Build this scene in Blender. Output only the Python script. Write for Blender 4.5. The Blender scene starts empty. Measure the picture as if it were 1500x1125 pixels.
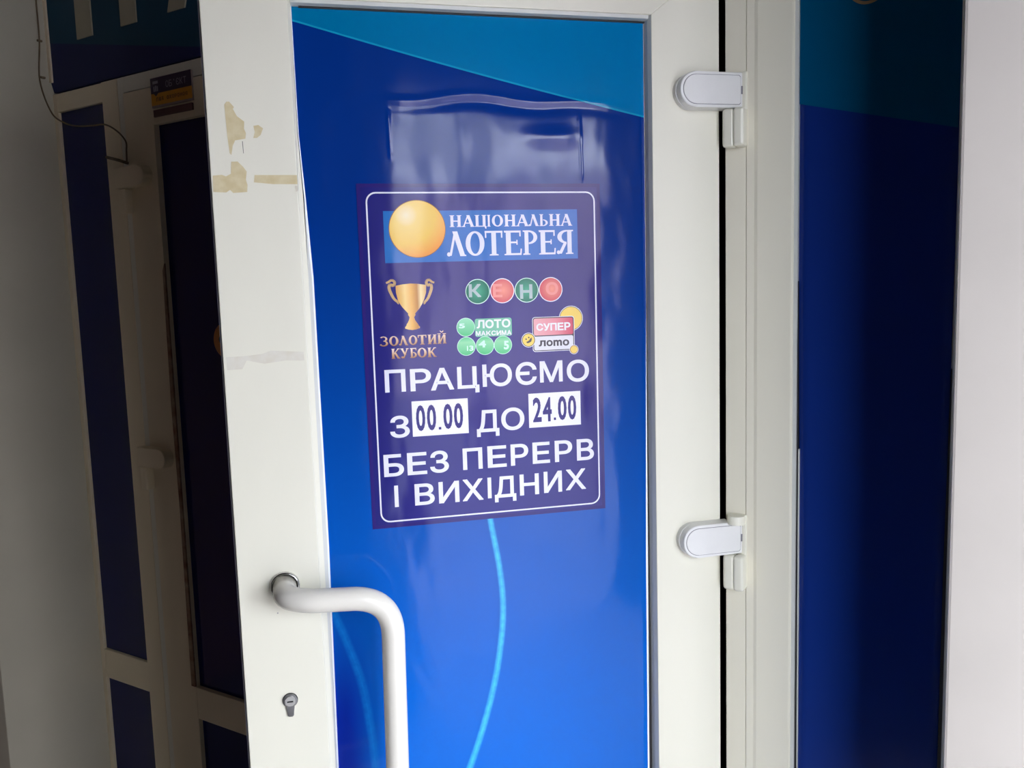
import bpy, bmesh, math
from mathutils import Vector, Matrix
from mathutils.geometry import tessellate_polygon, delaunay_2d_cdt
PI = math.pi
scn = bpy.context.scene
COL = scn.collection

# ------------------------------------------------------------------ camera
cam_d = bpy.data.cameras.new('camera'); cam = bpy.data.objects.new('camera', cam_d); COL.objects.link(cam)
cam_d.sensor_width = 36.0; cam_d.lens = 1243.97 / 1500 * 36.0; cam_d.clip_start = 0.02
R_ = Vector((0.85488092, 0.51799316, -0.02935471)); U_ = Vector((-0.03232762, 0.10965113, 0.99344429)); F_ = Vector((-0.51781612, 0.8483276, -0.11048415))
m = Matrix((( R_.x, U_.x, -F_.x, 0.47956793), (R_.y, U_.y, -F_.y, -1.5452716), (R_.z, U_.z, -F_.z, 1.5), (0, 0, 0, 1)))
cam.matrix_world = m
scn.camera = cam

# ------------------------------------------------------------------ world, light, exposure
world = bpy.data.worlds.new('world'); scn.world = world; world.use_nodes = True
wn = world.node_tree; wn.nodes.clear()
wo = wn.nodes.new('ShaderNodeOutputWorld'); wb = wn.nodes.new('ShaderNodeBackground')
wt = wn.nodes.new('ShaderNodeTexCoord'); wz = wn.nodes.new('ShaderNodeSeparateXYZ'); wr = wn.nodes.new('ShaderNodeValToRGB')
wn.links.new(wt.outputs['Generated'], wz.inputs[0]); wn.links.new(wz.outputs['Z'], wr.inputs[0]); wn.links.new(wr.outputs[0], wb.inputs[0]); wn.links.new(wb.outputs[0], wo.inputs[0])
wr.color_ramp.elements[0].position = 0.0; wr.color_ramp.elements[0].color = (0.88, 0.94, 1.03, 1)
wr.color_ramp.elements[1].position = 0.8; wr.color_ramp.elements[1].color = (0.86, 0.92, 1.0, 1)
wb.inputs[1].default_value = 7.0
# the porch opening to the sky on the right and in front: light portal (guides sampling of the sky only)
def portal(loc, rot, sx, sy):
    a = bpy.data.lights.new('sky_portal', 'AREA'); a.shape = 'RECTANGLE'; a.size = sx; a.size_y = sy
    a.cycles.is_portal = True
    o = bpy.data.objects.new('sky_portal', a); COL.objects.link(o); o.location = loc; o.rotation_euler = rot
portal((2.66, -.76, 1.1), (0, PI/2, 0), 2.6, .9)
portal((2.66, -1.71, 1.1), (0, PI/2, 0), 2.6, .5)
portal((1.92, -1.96, 1.1), (PI/2, 0, 0), 1.5, 2.6)
scn.view_settings.view_transform = 'Standard'; scn.view_settings.look = 'None'
scn.view_settings.gamma = 1.0; scn.view_settings.use_curve_mapping = False
scn.view_settings.exposure = 1.32
scn.cycles.max_bounces = 10; scn.cycles.diffuse_bounces = 6

# ------------------------------------------------------------------ materials
def new_mat(name):
    m = bpy.data.materials.new(name); m.use_nodes = True
    return m, m.node_tree, m.node_tree.nodes['Principled BSDF']
def srgb(r, g, b):
    f = lambda c: (c/255/12.92 if c/255 <= 0.04045 else ((c/255+0.055)/1.055)**2.4)
    return (f(r), f(g), f(b), 1)
def add_film_bump(nt, b, amt=0.35, dist=0.01):
    g = nt.nodes.new('ShaderNodeNewGeometry')
    mp = nt.nodes.new('ShaderNodeVectorMath'); mp.operation = 'MULTIPLY'; mp.inputs[1].default_value = (1.0, 1.0, 0.45)
    nt.links.new(g.outputs['Position'], mp.inputs[0])
    n = nt.nodes.new('ShaderNodeTexNoise'); n.inputs['Scale'].default_value = 9; n.inputs['Detail'].default_value = 2.5; n.inputs['Roughness'].default_value = 0.35
    nt.links.new(mp.outputs[0], n.inputs['Vector'])
    bp = nt.nodes.new('ShaderNodeBump'); bp.inputs['Strength'].default_value = amt; bp.inputs['Distance'].default_value = dist
    nt.links.new(n.outputs[0], bp.inputs['Height'])
    nt.links.new(bp.outputs[0], b.inputs['Normal']); nt.links.new(bp.outputs[0], b.inputs['Coat Normal'])
def gloss(b, cr=0.09):
    b.inputs['Roughness'].default_value = 0.5; b.inputs['Specular IOR Level'].default_value = 0.0
    b.inputs['Coat Weight'].default_value = 1.0; b.inputs['Coat Roughness'].default_value = cr; b.inputs['Coat IOR'].default_value = 1.33
def pmat(name, col, rough=0.5, noise=0.0, nscale=20, metallic=0.0, bump=0.0, col2=None, spec=0.5, stretch=(1, 1, 1)):
    m, nt, b = new_mat(name)
    b.inputs['Roughness'].default_value = rough; b.inputs['Metallic'].default_value = metallic
    b.inputs['Specular IOR Level'].default_value = spec
    tc = nt.nodes.new('ShaderNodeTexCoord')
    mp = nt.nodes.new('ShaderNodeMapping'); mp.inputs['Scale'].default_value = stretch
    nt.links.new(tc.outputs['Object'], mp.inputs[0])
    n = nt.nodes.new('ShaderNodeTexNoise'); n.inputs['Scale'].default_value = nscale; n.inputs['Detail'].default_value = 6
    nt.links.new(mp.outputs[0], n.inputs['Vector'])
    r = nt.nodes.new('ShaderNodeValToRGB')
    c2 = col2 or tuple(c*(1-noise) for c in col[:3]) + (1,)
    r.color_ramp.elements[0].color = c2; r.color_ramp.elements[1].color = col
    r.color_ramp.elements[0].position = 0.3; r.color_ramp.elements[1].position = 0.65
    nt.links.new(n.outputs[0], r.inputs[0]); nt.links.new(r.outputs[0], b.inputs['Base Color'])
    if bump:
        bp = nt.nodes.new('ShaderNodeBump'); bp.inputs['Strength'].default_value = bump; bp.inputs['Distance'].default_value = 0.003
        nt.links.new(n.outputs[0], bp.inputs['Height']); nt.links.new(bp.outputs[0], b.inputs['Normal'])
    return m
def printed(name, col, film=True):
    m, nt, b = new_mat(name); b.inputs['Base Color'].default_value = col
    # faint mottling of the ink
    if film: gloss(b); add_film_bump(nt, b)
    return m
# film printed in blue: a brighter glow low on the sheet, deeper blue above (print and light fall-off in the colour), object space
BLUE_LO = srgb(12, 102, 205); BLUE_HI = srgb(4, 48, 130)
def film_mat(name, lo, hi, swoosh=None, dark_left=False):
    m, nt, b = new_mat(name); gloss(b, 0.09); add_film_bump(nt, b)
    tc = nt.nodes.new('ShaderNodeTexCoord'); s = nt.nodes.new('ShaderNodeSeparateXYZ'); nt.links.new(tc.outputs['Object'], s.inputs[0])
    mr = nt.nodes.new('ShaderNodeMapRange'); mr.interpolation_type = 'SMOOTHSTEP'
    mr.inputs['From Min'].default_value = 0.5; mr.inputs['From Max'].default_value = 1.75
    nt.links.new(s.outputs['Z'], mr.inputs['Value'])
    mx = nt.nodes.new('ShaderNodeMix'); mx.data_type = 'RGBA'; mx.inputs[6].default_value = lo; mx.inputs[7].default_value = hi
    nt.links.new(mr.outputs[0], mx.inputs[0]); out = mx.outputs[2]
    if dark_left:   # the printed swoosh separates a deep blue field low at the latch side
        mz = nt.nodes.new('ShaderNodeMapRange'); mz.interpolation_type = 'SMOOTHSTEP'
        mz.inputs['From Min'].default_value = 0.98; mz.inputs['From Max'].default_value = 0.75
        nt.links.new(s.outputs['Z'], mz.inputs['Value'])
        ml = nt.nodes.new('ShaderNodeMapRange'); ml.interpolation_type = 'SMOOTHSTEP'
        ml.inputs['From Min'].default_value = 0.655; ml.inputs['From Max'].default_value = 0.72
        nt.links.new(s.outputs['X'], ml.inputs['Value'])
        mm = nt.nodes.new('ShaderNodeMath'); mm.operation = 'MULTIPLY'; nt.links.new(mz.outputs[0], mm.inputs[0]); nt.links.new(ml.outputs[0], mm.inputs[1])
        mx3 = nt.nodes.new('ShaderNodeMix'); mx3.data_type = 'RGBA'; mx3.inputs[7].default_value = srgb(14, 44, 160)
        nt.links.new(mm.outputs[0], mx3.inputs[0]); nt.links.new(out, mx3.inputs[6]); out = mx3.outputs[2]
    if swoosh:
        uv = nt.nodes.new('ShaderNodeUVMap'); su = nt.nodes.new('ShaderNodeSeparateXYZ'); nt.links.new(uv.outputs[0], su.inputs[0])
        rp = nt.nodes.new('ShaderNodeValToRGB'); cr = rp.color_ramp; cr.interpolation = 'EASE'
        cr.elements[0].position = 0.0; cr.elements[0].color = (0, 0, 0, 1)
        cr.elements[1].position = 1.0; cr.elements[1].color = (0, 0, 0, 1)
        e = cr.elements.new(0.36); e.color = (.75, .75, .75, 1); e = cr.elements.new(0.5); e.color = (1, 1, 1, 1); e = cr.elements.new(0.64); e.color = (.75, .75, .75, 1)
        nt.links.new(su.outputs['Y'], rp.inputs[0])
        nz = nt.nodes.new('ShaderNodeTexNoise'); nz.inputs['Scale'].default_value = 120; nt.links.new(tc.outputs['Object'], nz.inputs['Vector'])
        mr2 = nt.nodes.new('ShaderNodeMapRange'); mr2.inputs['From Min'].default_value = .3; mr2.inputs['From Max'].default_value = .7; mr2.inputs['To Min'].default_value = .7; mr2.inputs['To Max'].default_value = 1.05
        nt.links.new(nz.outputs[0], mr2.inputs['Value'])
        mu = nt.nodes.new('ShaderNodeMath'); mu.operation = 'MULTIPLY'; mu.use_clamp = True
        nt.links.new(rp.outputs[0], mu.inputs[0]); nt.links.new(mr2.outputs[0], mu.inputs[1])
        mx2 = nt.nodes.new('ShaderNodeMix'); mx2.data_type = 'RGBA'; mx2.inputs[7].default_value = swoosh
        nt.links.new(mu.outputs[0], mx2.inputs[0]); nt.links.new(out, mx2.inputs[6]); out = mx2.outputs[2]
    nt.links.new(out, b.inputs['Base Color'])
    return m
def gradient_print(name, center, radius, stops):
    m, nt, b = new_mat(name); gloss(b); add_film_bump(nt, b)
    tc = nt.nodes.new('ShaderNodeTexCoord'); d = nt.nodes.new('ShaderNodeVectorMath'); d.operation = 'DISTANCE'; d.inputs[1].default_value = center
    nt.links.new(tc.outputs['Object'], d.inputs[0])
    dv = nt.nodes.new('ShaderNodeMath'); dv.operation = 'DIVIDE'; dv.inputs[1].default_value = radius; nt.links.new(d.outputs['Value'], dv.inputs[0])
    r = nt.nodes.new('ShaderNodeValToRGB'); cr = r.color_ramp
    cr.elements[0].position = stops[0][0]; cr.elements[0].color = stops[0][1]; cr.elements[1].position = stops[-1][0]; cr.elements[1].color = stops[-1][1]
    for p, c in stops[1:-1]: e = cr.elements.new(p); e.color = c
    nt.links.new(dv.outputs[0], r.inputs[0]); nt.links.new(r.outputs[0], b.inputs['Base Color'])
    return m
def axis_print(name, axis, a0, a1, stops, bump=True):
    m, nt, b = new_mat(name); gloss(b)
    if bump: add_film_bump(nt, b)
    tc = nt.nodes.new('ShaderNodeTexCoord'); s = nt.nodes.new('ShaderNodeSeparateXYZ'); nt.links.new(tc.outputs['Object'], s.inputs[0])
    mr = nt.nodes.new('ShaderNodeMapRange'); mr.inputs['From Min'].default_value = a0; mr.inputs['From Max'].default_value = a1
    nt.links.new(s.outputs[axis], mr.inputs['Value'])
    r = nt.nodes.new('ShaderNodeValToRGB'); cr = r.color_ramp
    cr.elements[0].position = stops[0][0]; cr.elements[0].color = stops[0][1]; cr.elements[1].position = stops[-1][0]; cr.elements[1].color = stops[-1][1]
    for p, c in stops[1:-1]: e = cr.elements.new(p); e.color = c
    nt.links.new(mr.outputs[0], r.inputs[0]); nt.links.new(r.outputs[0], b.inputs['Base Color'])
    return m

M_PVC = pmat('white_pvc', (0.82, 0.80, 0.68, 1), 0.38, 0.045, 5, stretch=(1, 1, .3))
M_PVC_LEFT = pmat('left_pvc', (0.90, 0.78, 0.56, 1), 0.45, 0.12, 4, stretch=(1, 1, .3))  # white PVC tuned warmer and lighter for the dim left side
M_PVC_JAMB = pmat('jamb_pvc', (0.82, 0.78, 0.65, 1), 0.42, 0.05, 4, stretch=(1, 1, .3))
M_HINGE = pmat('hinge_white_plastic', (0.78, 0.775, 0.76, 1), 0.3, 0.03, 30)
M_HANDLE = pmat('handle_enamel', (0.80, 0.77, 0.70, 1), 0.25, 0.03, 12)
M_BEAD = pmat('bead_pvc', (0.66, 0.67, 0.64, 1), 0.4, 0.05, 20)
M_EDGE = pmat('panel_edge_white', (0.85, 0.9, 0.95, 1), 0.4, 0.03, 20)
M_GASKET = pmat('black_rubber', (0.012, 0.012, 0.016, 1), 0.6, 0.2, 30)
M_GREYSTRIP = pmat('grey_strip', (0.16, 0.15, 0.18, 1), 0.6, 0.2, 30)
M_CHROME = pmat('chrome', (0.75, 0.75, 0.74, 1), 0.12, 0.1, 30, metallic=1.0)
M_STEEL = pmat('worn_steel', (0.42, 0.42, 0.43, 1), 0.35, 0.3, 60, metallic=0.9)
M_PLUG = pmat('lock_plug', (0.55, 0.54, 0.52, 1), 0.45, 0.2, 60, metallic=0.4)
M_DARK = pmat('dark_slot', (0.01, 0.01, 0.01, 1), 0.7, 0.1, 30)
M_WALL_R = pmat('right_plaster', (0.465, 0.425, 0.39, 1), 0.85, 0.06, 6, bump=0.12)
M_WALL_L = pmat('left_plaster', (0.60, 0.56, 0.44, 1), 0.85, 0.10, 3, bump=0.12)
M_BROWN = pmat('brown_plaster', (0.16, 0.09, 0.08, 1), 0.9, 0.2, 5, bump=0.2)
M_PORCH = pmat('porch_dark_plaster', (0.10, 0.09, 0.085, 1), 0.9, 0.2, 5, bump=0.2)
M_FLOOR = pmat('porch_tile', (0.34, 0.31, 0.28, 1), 0.7, 0.2, 7, bump=0.1)
M_REFL_BLDG = pmat('reflected_building_plaster', (0.72, 0.62, 0.66, 1), 0.9, 0.25, .6)
M_PAVE = pmat('street_pavement', (0.30, 0.30, 0.32, 1), 0.9, 0.25, 2, bump=0.2)
M_TAPE = pmat('tape_glue', (0.62, 0.52, 0.30, 1), 0.75, 0.0, 60, col2=(0.70, 0.62, 0.40, 1))
M_TAPE2 = pmat('faded_tape_glue', (0.70, 0.66, 0.55, 1), 0.7, 0.0, 50, col2=(0.76, 0.74, 0.66, 1))
M_CABLE = pmat('cable_sheath', (0.20, 0.14, 0.07, 1), 0.6, 0.3, 40)
M_STAIN = pmat('brown_stained_bead', (0.22, 0.09, 0.045, 1), 0.8, 0.0, 30, col2=(0.40, 0.30, 0.2, 1))
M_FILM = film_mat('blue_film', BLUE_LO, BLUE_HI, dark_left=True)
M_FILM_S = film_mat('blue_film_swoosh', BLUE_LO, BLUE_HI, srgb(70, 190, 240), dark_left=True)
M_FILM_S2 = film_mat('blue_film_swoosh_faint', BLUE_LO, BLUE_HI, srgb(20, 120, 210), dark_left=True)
M_FILM_SIDE = film_mat('side_blue_film', srgb(20, 50, 130), srgb(16, 42, 118))
M_FILM_LEFT = film_mat('left_blue_film', srgb(22, 28, 90), srgb(20, 28, 90))  # navy copy of the blue film for the left panels
M_TEAL = axis_print('teal_film', 'X', 0.75, 0.14, [(0, srgb(0, 112, 160)), (1, srgb(0, 118, 178))])
M_TEAL_EDGE = printed('teal_bright_edge', srgb(20, 150, 190))
M_TEAL_S = printed('side_teal_film', srgb(0, 76, 116))
M_POSTER = axis_print('poster_indigo', 'X', 0.66, 0.23, [(0, srgb(34, 36, 112)), (.2, srgb(46, 42, 124)), (1, srgb(50, 44, 122))])
M_POSTER_EDGE = printed('poster_violet_edge', srgb(46, 36, 112))
M_WHITE = printed('white_ink', srgb(226, 226, 240))
M_CARD = printed('white_card', srgb(236, 236, 244))
M_BANNER = axis_print('banner_blue', 'X', 0.615, 0.275, [(0, srgb(42, 112, 188)), (1, srgb(60, 112, 190))])
M_INDIGO = printed('indigo_ink', srgb(44, 34, 116))
M_BALL = gradient_print('gold_ball', (0.577, -0.02, 1.630), 0.078, [(0, srgb(250, 234, 200)), (.25, srgb(246, 214, 130)), (.62, srgb(242, 200, 100)), (1, srgb(240, 150, 70))])
M_BALLRIM = printed('brown_rim', srgb(150, 96, 50))
M_GOLDTXT = axis_print('gold_lettering', 'Z', 1.388, 1.43, [(0, srgb(160, 110, 70)), (.18, srgb(205, 165, 130)), (.4, srgb(235, 220, 210)), (.5, srgb(160, 120, 90)), (.7, srgb(205, 170, 140)), (1, srgb(235, 215, 200))])
M_GOLD = axis_print('trophy_gold', 'X', 0.60, 0.548, [(0, srgb(226, 170, 100)), (.3, srgb(242, 208, 134)), (.5, srgb(232, 176, 90)), (.7, srgb(190, 130, 62)), (.82, srgb(244, 222, 170)), (1, srgb(226, 180, 120))])
M_GOLDH = printed('trophy_pale_gold', srgb(205, 170, 120))
M_GREEN = printed('deep_green_ink', srgb(14, 120, 96))
M_RED = printed('coral_ink', srgb(216, 92, 92))
M_PALEW = printed('pale_letter_ink', srgb(170, 190, 190))
M_PALER = printed('pale_red_letter_ink', srgb(236, 150, 140))
M_LGREEN = axis_print('light_green_ball', 'Z', 1.388, 1.454, [(0, srgb(70, 190, 120)), (.35, srgb(140, 215, 165)), (.5, srgb(70, 190, 120)), (1, srgb(150, 220, 180))])
M_MINT = printed('mint_ink', srgb(205, 240, 225))
M_LOTOT = printed('loto_green_letter', srgb(118, 190, 158))
M_YELLOW = printed('yellow_ink', srgb(240, 206, 96))
M_PINK = axis_print('pink_to_red', 'X', 0.36, 0.285, [(0, srgb(232, 172, 176)), (.55, srgb(226, 140, 150)), (1, srgb(206, 60, 90))])
M_DGREY = printed('dark_grey_ink', srgb(56, 52, 62))
M_LGREY = printed('pale_grey_ink', srgb(222, 222, 228))
M_SIGN_D = pmat('sign_dark_violet', srgb(44, 24, 60), 0.4, 0.1, 20)
M_SIGN_Y = pmat('sign_yellow', srgb(225, 150, 10), 0.4, 0.1, 20)
M_SIGN_W = pmat('sign_pale', srgb(160, 140, 135), 0.4, 0.1, 20)
M_SIGN_B = pmat('sign_brown', srgb(100, 60, 60), 0.5, 0.1, 20)
M_SIGN_T = pmat('sign_brown_text', srgb(120, 70, 10), 0.5, 0.1, 20)
M_SIGN_G = pmat('sign_grey_text', srgb(165, 160, 175), 0.5, 0.1, 20)
M_FASCIA = pmat('fascia_navy', srgb(20, 30, 84), 0.5, 0.05, 5, spec=0.3)
M_FASCIA_T = pmat('fascia_teal', srgb(14, 66, 92), 0.5, 0.05, 5, spec=0.3)
M_LETTER = pmat('fascia_letter_cream', srgb(178, 172, 148), 0.6, 0.05, 12, spec=0.3)
M_ORANGE = pmat('orange_print', srgb(205, 130, 50), 0.35, 0.05, 20)
M_RING = pmat('ring_gold', srgb(150, 120, 84), 0.4, 0.1, 20)

# ------------------------------------------------------------------ helpers
def link(name, me, mat, parent=None, smooth=False):
    o = bpy.data.objects.new(name, me); COL.objects.link(o)
    if mat: me.materials.append(mat)
    if parent is not None: o.parent = parent
    if smooth:
        for p in me.polygons: p.use_smooth = True
    return o
def fin(bm, name, mat, parent=None, smooth=False, normals=True):
    if normals: bmesh.ops.recalc_face_normals(bm, faces=bm.faces)
    me = bpy.data.meshes.new(name); bm.to_mesh(me); bm.free()
    return link(name, me, mat, parent, smooth)
def add_box(bm, x0, x1, y0, y1, z0, z1, bev=0.0, seg=2):
    r = bmesh.ops.create_cube(bm, size=1)
    for v in r['verts']:
        v.co = Vector((x0+(x1-x0)*(v.co.x+.5), y0+(y1-y0)*(v.co.y+.5), z0+(z1-z0)*(v.co.z+.5)))
    if bev:
        es = list({e for v in r['verts'] for e in v.link_edges})
        bmesh.ops.bevel(bm, geom=es, offset=bev, segments=seg, profile=.6, affect='EDGES')
def box(name, x0, x1, y0, y1, z0, z1, mat, parent=None, bev=0.0, seg=2):
    bm = bmesh.new(); add_box(bm, min(x0, x1), max(x0, x1), min(y0, y1), max(y0, y1), z0, z1, bev, seg)
    return fin(bm, name, mat, parent)
def prism(name, poly, y0, y1, mat, parent=None, bev=0.0):
    """poly in (x,z); extruded from y0 to y1"""
    bm = bmesh.new()
    a = [bm.verts.new((x, y0, z)) for x, z in poly]; b = [bm.verts.new((x, y1, z)) for x, z in poly]
    n = len(poly)
    bm.faces.new(a); bm.faces.new(b[::-1])
    for i in range(n): bm.faces.new((a[i], a[(i+1) % n], b[(i+1) % n], b[i]))
    if bev:
        top = [e for e in bm.edges if all(abs(v.co.y-y1) < 1e-7 for v in e.verts)]
        bmesh.ops.bevel(bm, geom=top, offset=bev, segments=3, profile=.6, affect='EDGES')
    bm.normal_update()
    return fin(bm, name, mat, parent)
def flat_polys(name, polys, y, mat, parent=None, outward=1):
    """flat print: list of polygons [outer] or (outer, [holes]) in (x,z), facing +y (outward=1) or -y"""
    vs, fs = [], []
    for poly in polys:
        loops = [poly] if not isinstance(poly, tuple) else [poly[0]] + list(poly[1])
        co = [Vector((p[0], p[1], 0)) for lp in loops for p in lp]
        tr = tessellate_polygon([[Vector((p[0], p[1], 0)) for p in lp] for lp in loops])
        base = len(vs); vs += [(c.x, y, c.y) for c in co]
        for t in tr:
            a, b_, c = (co[i] for i in t)
            cr = (b_.x-a.x)*(c.y-a.y)-(b_.y-a.y)*(c.x-a.x)
            if abs(cr) < 1e-14: continue
            # in (x,z) plane a CCW turn faces -y
            t = tuple(base+i for i in t)
            fs.append(t if (cr > 0) == (outward < 0) else t[::-1])
    me = bpy.data.meshes.new(name); me.from_pydata(vs, [], fs); me.update()
    return link(name, me, mat, parent)
def circ(cx, cz, rx, rz=None, n=40, a0=0, a1=2*PI):
    rz = rz or rx
    return [(cx+rx*math.cos(a0+(a1-a0)*i/n), cz+rz*math.sin(a0+(a1-a0)*i/n)) for i in range(n if abs(a1-a0-2*PI) < 1e-6 else n+1)]
def rrect(x0, x1, z0, z1, r, n=6):
    x0, x1 = min(x0, x1), max(x0, x1); p = []
    for cx, cz, a in ((x1-r, z1-r, 0), (x0+r, z1-r, PI/2), (x0+r, z0+r, PI), (x1-r, z0+r, 1.5*PI)):
        for i in range(n+1): p.append((cx+r*math.cos(a+PI/2*i/n), cz+r*math.sin(a+PI/2*i/n)))
    return p
def tube(name, pts, r, mat, parent=None, n=20, cap=True):
    bm = bmesh.new(); pts = [Vector(p) for p in pts]; rings = []; N = len(pts); ref = None
    for i, p in enumerate(pts):
        t = (pts[min(i+1, N-1)]-pts[max(i-1, 0)]).normalized()
        if ref is None: ref = Vector((0, 0, 1)) if abs(t.z) < .9 else Vector((1, 0, 0))
        u = (ref-t*ref.dot(t)).normalized(); v = t.cross(u); ref = u
        rings.append([bm.verts.new(p+u*r*math.cos(2*PI*k/n)+v*r*math.sin(2*PI*k/n)) for k in range(n)])
    for a, b in zip(rings, rings[1:]):
        for k in range(n): bm.faces.new((a[k], a[(k+1) % n], b[(k+1) % n], b[k]))
    if cap: bm.faces.new(rings[0][::-1]); bm.faces.new(rings[-1])
    return fin(bm, name, mat, parent, True)
def smooth_path(P, k=10):
    P = [Vector(p) for p in P]; out = []
    Q = [P[0]*2-P[1]]+P+[P[-1]*2-P[-2]]
    for i in range(1, len(Q)-2):
        a, b, c, d = Q[i-1:i+3]
        for j in range(k):
            t = j/k
            out.append(.5*((2*b)+(c-a)*t+(2*a-5*b+4*c-d)*t*t+(3*b-a-3*c+d)*t**3))
    out.append(P[-1]); return out
def fillet(P, rad, k=8):
    P = [Vector(p) for p in P]; out = [P[0]]
    for i in range(1, len(P)-1):
        a = (P[i-1]-P[i]); b = (P[i+1]-P[i]); r = min(rad, a.length*.49, b.length*.49)
        A = P[i]+a.normalized()*r; B = P[i]+b.normalized()*r
        for j in range(k+1):
            t = j/k; out.append(A*(1-t)**2+P[i]*2*t*(1-t)+B*t*t)
    out.append(P[-1]); return out
def disc_y(name, cx, cz, r, y0, y1, mat, parent=None, bev=0.0, n=36, hole=None):
    if hole:
        bm = bmesh.new(); rs = []
        prof = [(hole, y0), (r, y0), (r, y1-bev), (r-bev, y1), (hole+bev, y1), (hole, y1-bev)]
        for k in range(n):
            a = 2*PI*k/n; rs.append([bm.verts.new((cx+q*math.cos(a), y, cz+q*math.sin(a))) for q, y in prof])
        for k in range(n):
            A, B = rs[k], rs[(k+1) % n]
            for i in range(len(prof)): bm.faces.new((A[i], A[(i+1) % len(prof)], B[(i+1) % len(prof)], B[i]))
        return fin(bm, name, mat, parent, True)
    return prism(name, circ(cx, cz, r, n=n), y0, y1, mat, parent, bev)
def tag(o, label=None, cat=None, group=None, kind=None):
    if label: o['label'] = label
    if cat: o['category'] = cat
    if group: o['group'] = group
    if kind: o['kind'] = kind
    return o
def empty(name, loc, rz=0):
    o = bpy.data.objects.new(name, None); COL.objects.link(o); o.location = loc; o.rotation_euler = (0, 0, rz); o.empty_display_size = .1
    return o

# ------------------------------------------------------------------ lettering
_gc = {}
def union_tris(polys, eps=1e-6):
    """non-overlapping triangles covering the union of simple polygons"""
    vs, fs = [], []
    for p in polys:
        ar = sum(p[i][0]*p[(i+1) % len(p)][1]-p[(i+1) % len(p)][0]*p[i][1] for i in range(len(p)))
        if abs(ar) < 1e-12: continue
        if ar < 0: p = p[::-1]
        fs.append(list(range(len(vs), len(vs)+len(p)))); vs += [Vector((q[0], q[1])) for q in p]
    v, e, f, ov, oe, of = delaunay_2d_cdt(vs, [], fs, 1, eps)
    return [(q.x, q.y) for q in v], [tuple(t) for t, o in zip(f, of) if o]
def font_glyph(ch, off):
    """triangles of one character of the built-in font, emboldened by off, normalised to its own 0..1 box"""
    k = (ch, off)
    if k in _gc: return _gc[k]
    c = bpy.data.curves.new('glyph', 'FONT'); c.body = ch; c.resolution_u = 4; c.fill_mode = 'NONE'; c.dimensions = '2D'
    o = bpy.data.objects.new('glyph', c); COL.objects.link(o)
    dg = bpy.context.evaluated_depsgraph_get(); dg.update()
    me = o.evaluated_get(dg).to_mesh()
    vs = [(v.co.x, v.co.y) for v in me.vertices]; be = [tuple(e.vertices) for e in me.edges]
    o.evaluated_get(dg).to_mesh_clear(); bpy.data.objects.remove(o); bpy.data.curves.remove(c)
    cv, ce, cf, _a, _b, _c = delaunay_2d_cdt([Vector(v) for v in vs], be, [], 0, 1e-6)
    def inside(x, y):
        n = 0
        for i, j in be:
            (x1, y1), (x2, y2) = vs[i], vs[j]
            if (y1 > y) != (y2 > y) and x < x1+(y-y1)*(x2-x1)/(y2-y1): n += 1
        return n % 2 == 1
    polys = []
    for f in cf:
        P = [(cv[i].x, cv[i].y) for i in f]
        if inside(sum(p[0] for p in P)/3+1e-7, sum(p[1] for p in P)/3+1.3e-7): polys.append(P)
    if off > 0:
        for i, j in be:
            p, q = Vector(vs[i]), Vector(vs[j]); d = q-p
            if d.length < 1e-7: continue
            d = d.normalized(); n = Vector((-d.y, d.x))*off; d = d*off*.9
            polys.append([tuple(p-d-n), tuple(q+d-n), tuple(q+d+n), tuple(p-d+n)])
    vs, fs = union_tris(polys, 1e-5)
    x0 = min(v[0] for v in vs); x1 = max(v[0] for v in vs); y0 = min(v[1] for v in vs); y1 = max(v[1] for v in vs)
    _gc[k] = ([((x-x0)/(x1-x0), (y-y0)/(y1-y0)) for x, y in vs], fs)
    return _gc[k]
def letter(ch, xl, xr, z0, z1, y, mat, parent, off=0.022, outward=1, name='letter', skew=None):
    """one flat printed letter; xl/xr are the left and right edges as read"""
    if ch in 'I.':
        vs, fs = [(0, 0), (1, 0), (1, 1), (0, 1)], [(0, 1, 2, 3)]
    else: vs, fs = font_glyph(ch, off)
    pts = [(xl+u*(xr-xl), y, z0+v*(z1-z0)) for u, v in vs]
    me = bpy.data.meshes.new(name); me.from_pydata(pts, [], fs); me.update()
    if me.polygons and me.polygons[0].normal.y*outward < 0: me.flip_normals()
    return link(name, me, mat, parent)
def row(items, y, mat, parent, off=0.022, name='letter'):
    for it in items: letter(it[0], it[1], it[2], it[3], it[4], y, mat, parent, off, name=name)
# serif capitals as overlapping pieces in a 0..1 box
def _S(x0, z0, x1, z1, w): return [(x0-w/2, z0), (x0+w/2, z0), (x1+w/2, z1), (x1-w/2, z1)]
def _B(x0, x1, z, t): return [(x0, z-t/2), (x1, z-t/2), (x1, z+t/2), (x0, z+t/2)]
def _ser(x, w=.3, top=True, bot=True):
    r = []
    if bot: r.append([(x-w/2, 0), (x+w/2, 0), (x+w/2, .045), (x, .09), (x-w/2, .045)])
    if top: r.append([(x-w/2, .955), (x, .91), (x+w/2, .955), (x+w/2, 1), (x-w/2, 1)])
    return r
def _arc(cx, cz, rx, rz, a0, a1, tx, tz, n=18):
    o = [(cx+rx*math.cos(a0+(a1-a0)*i/n), cz+rz*math.sin(a0+(a1-a0)*i/n)) for i in range(n+1)]
    q = [(cx+(rx-tx)*math.cos(a0+(a1-a0)*i/n), cz+(rz-tz)*math.sin(a0+(a1-a0)*i/n)) for i in range(n+1)]
    return [[o[i], o[i+1], q[i+1], q[i]] for i in range(n)]
T = .24; t_ = .09
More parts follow.
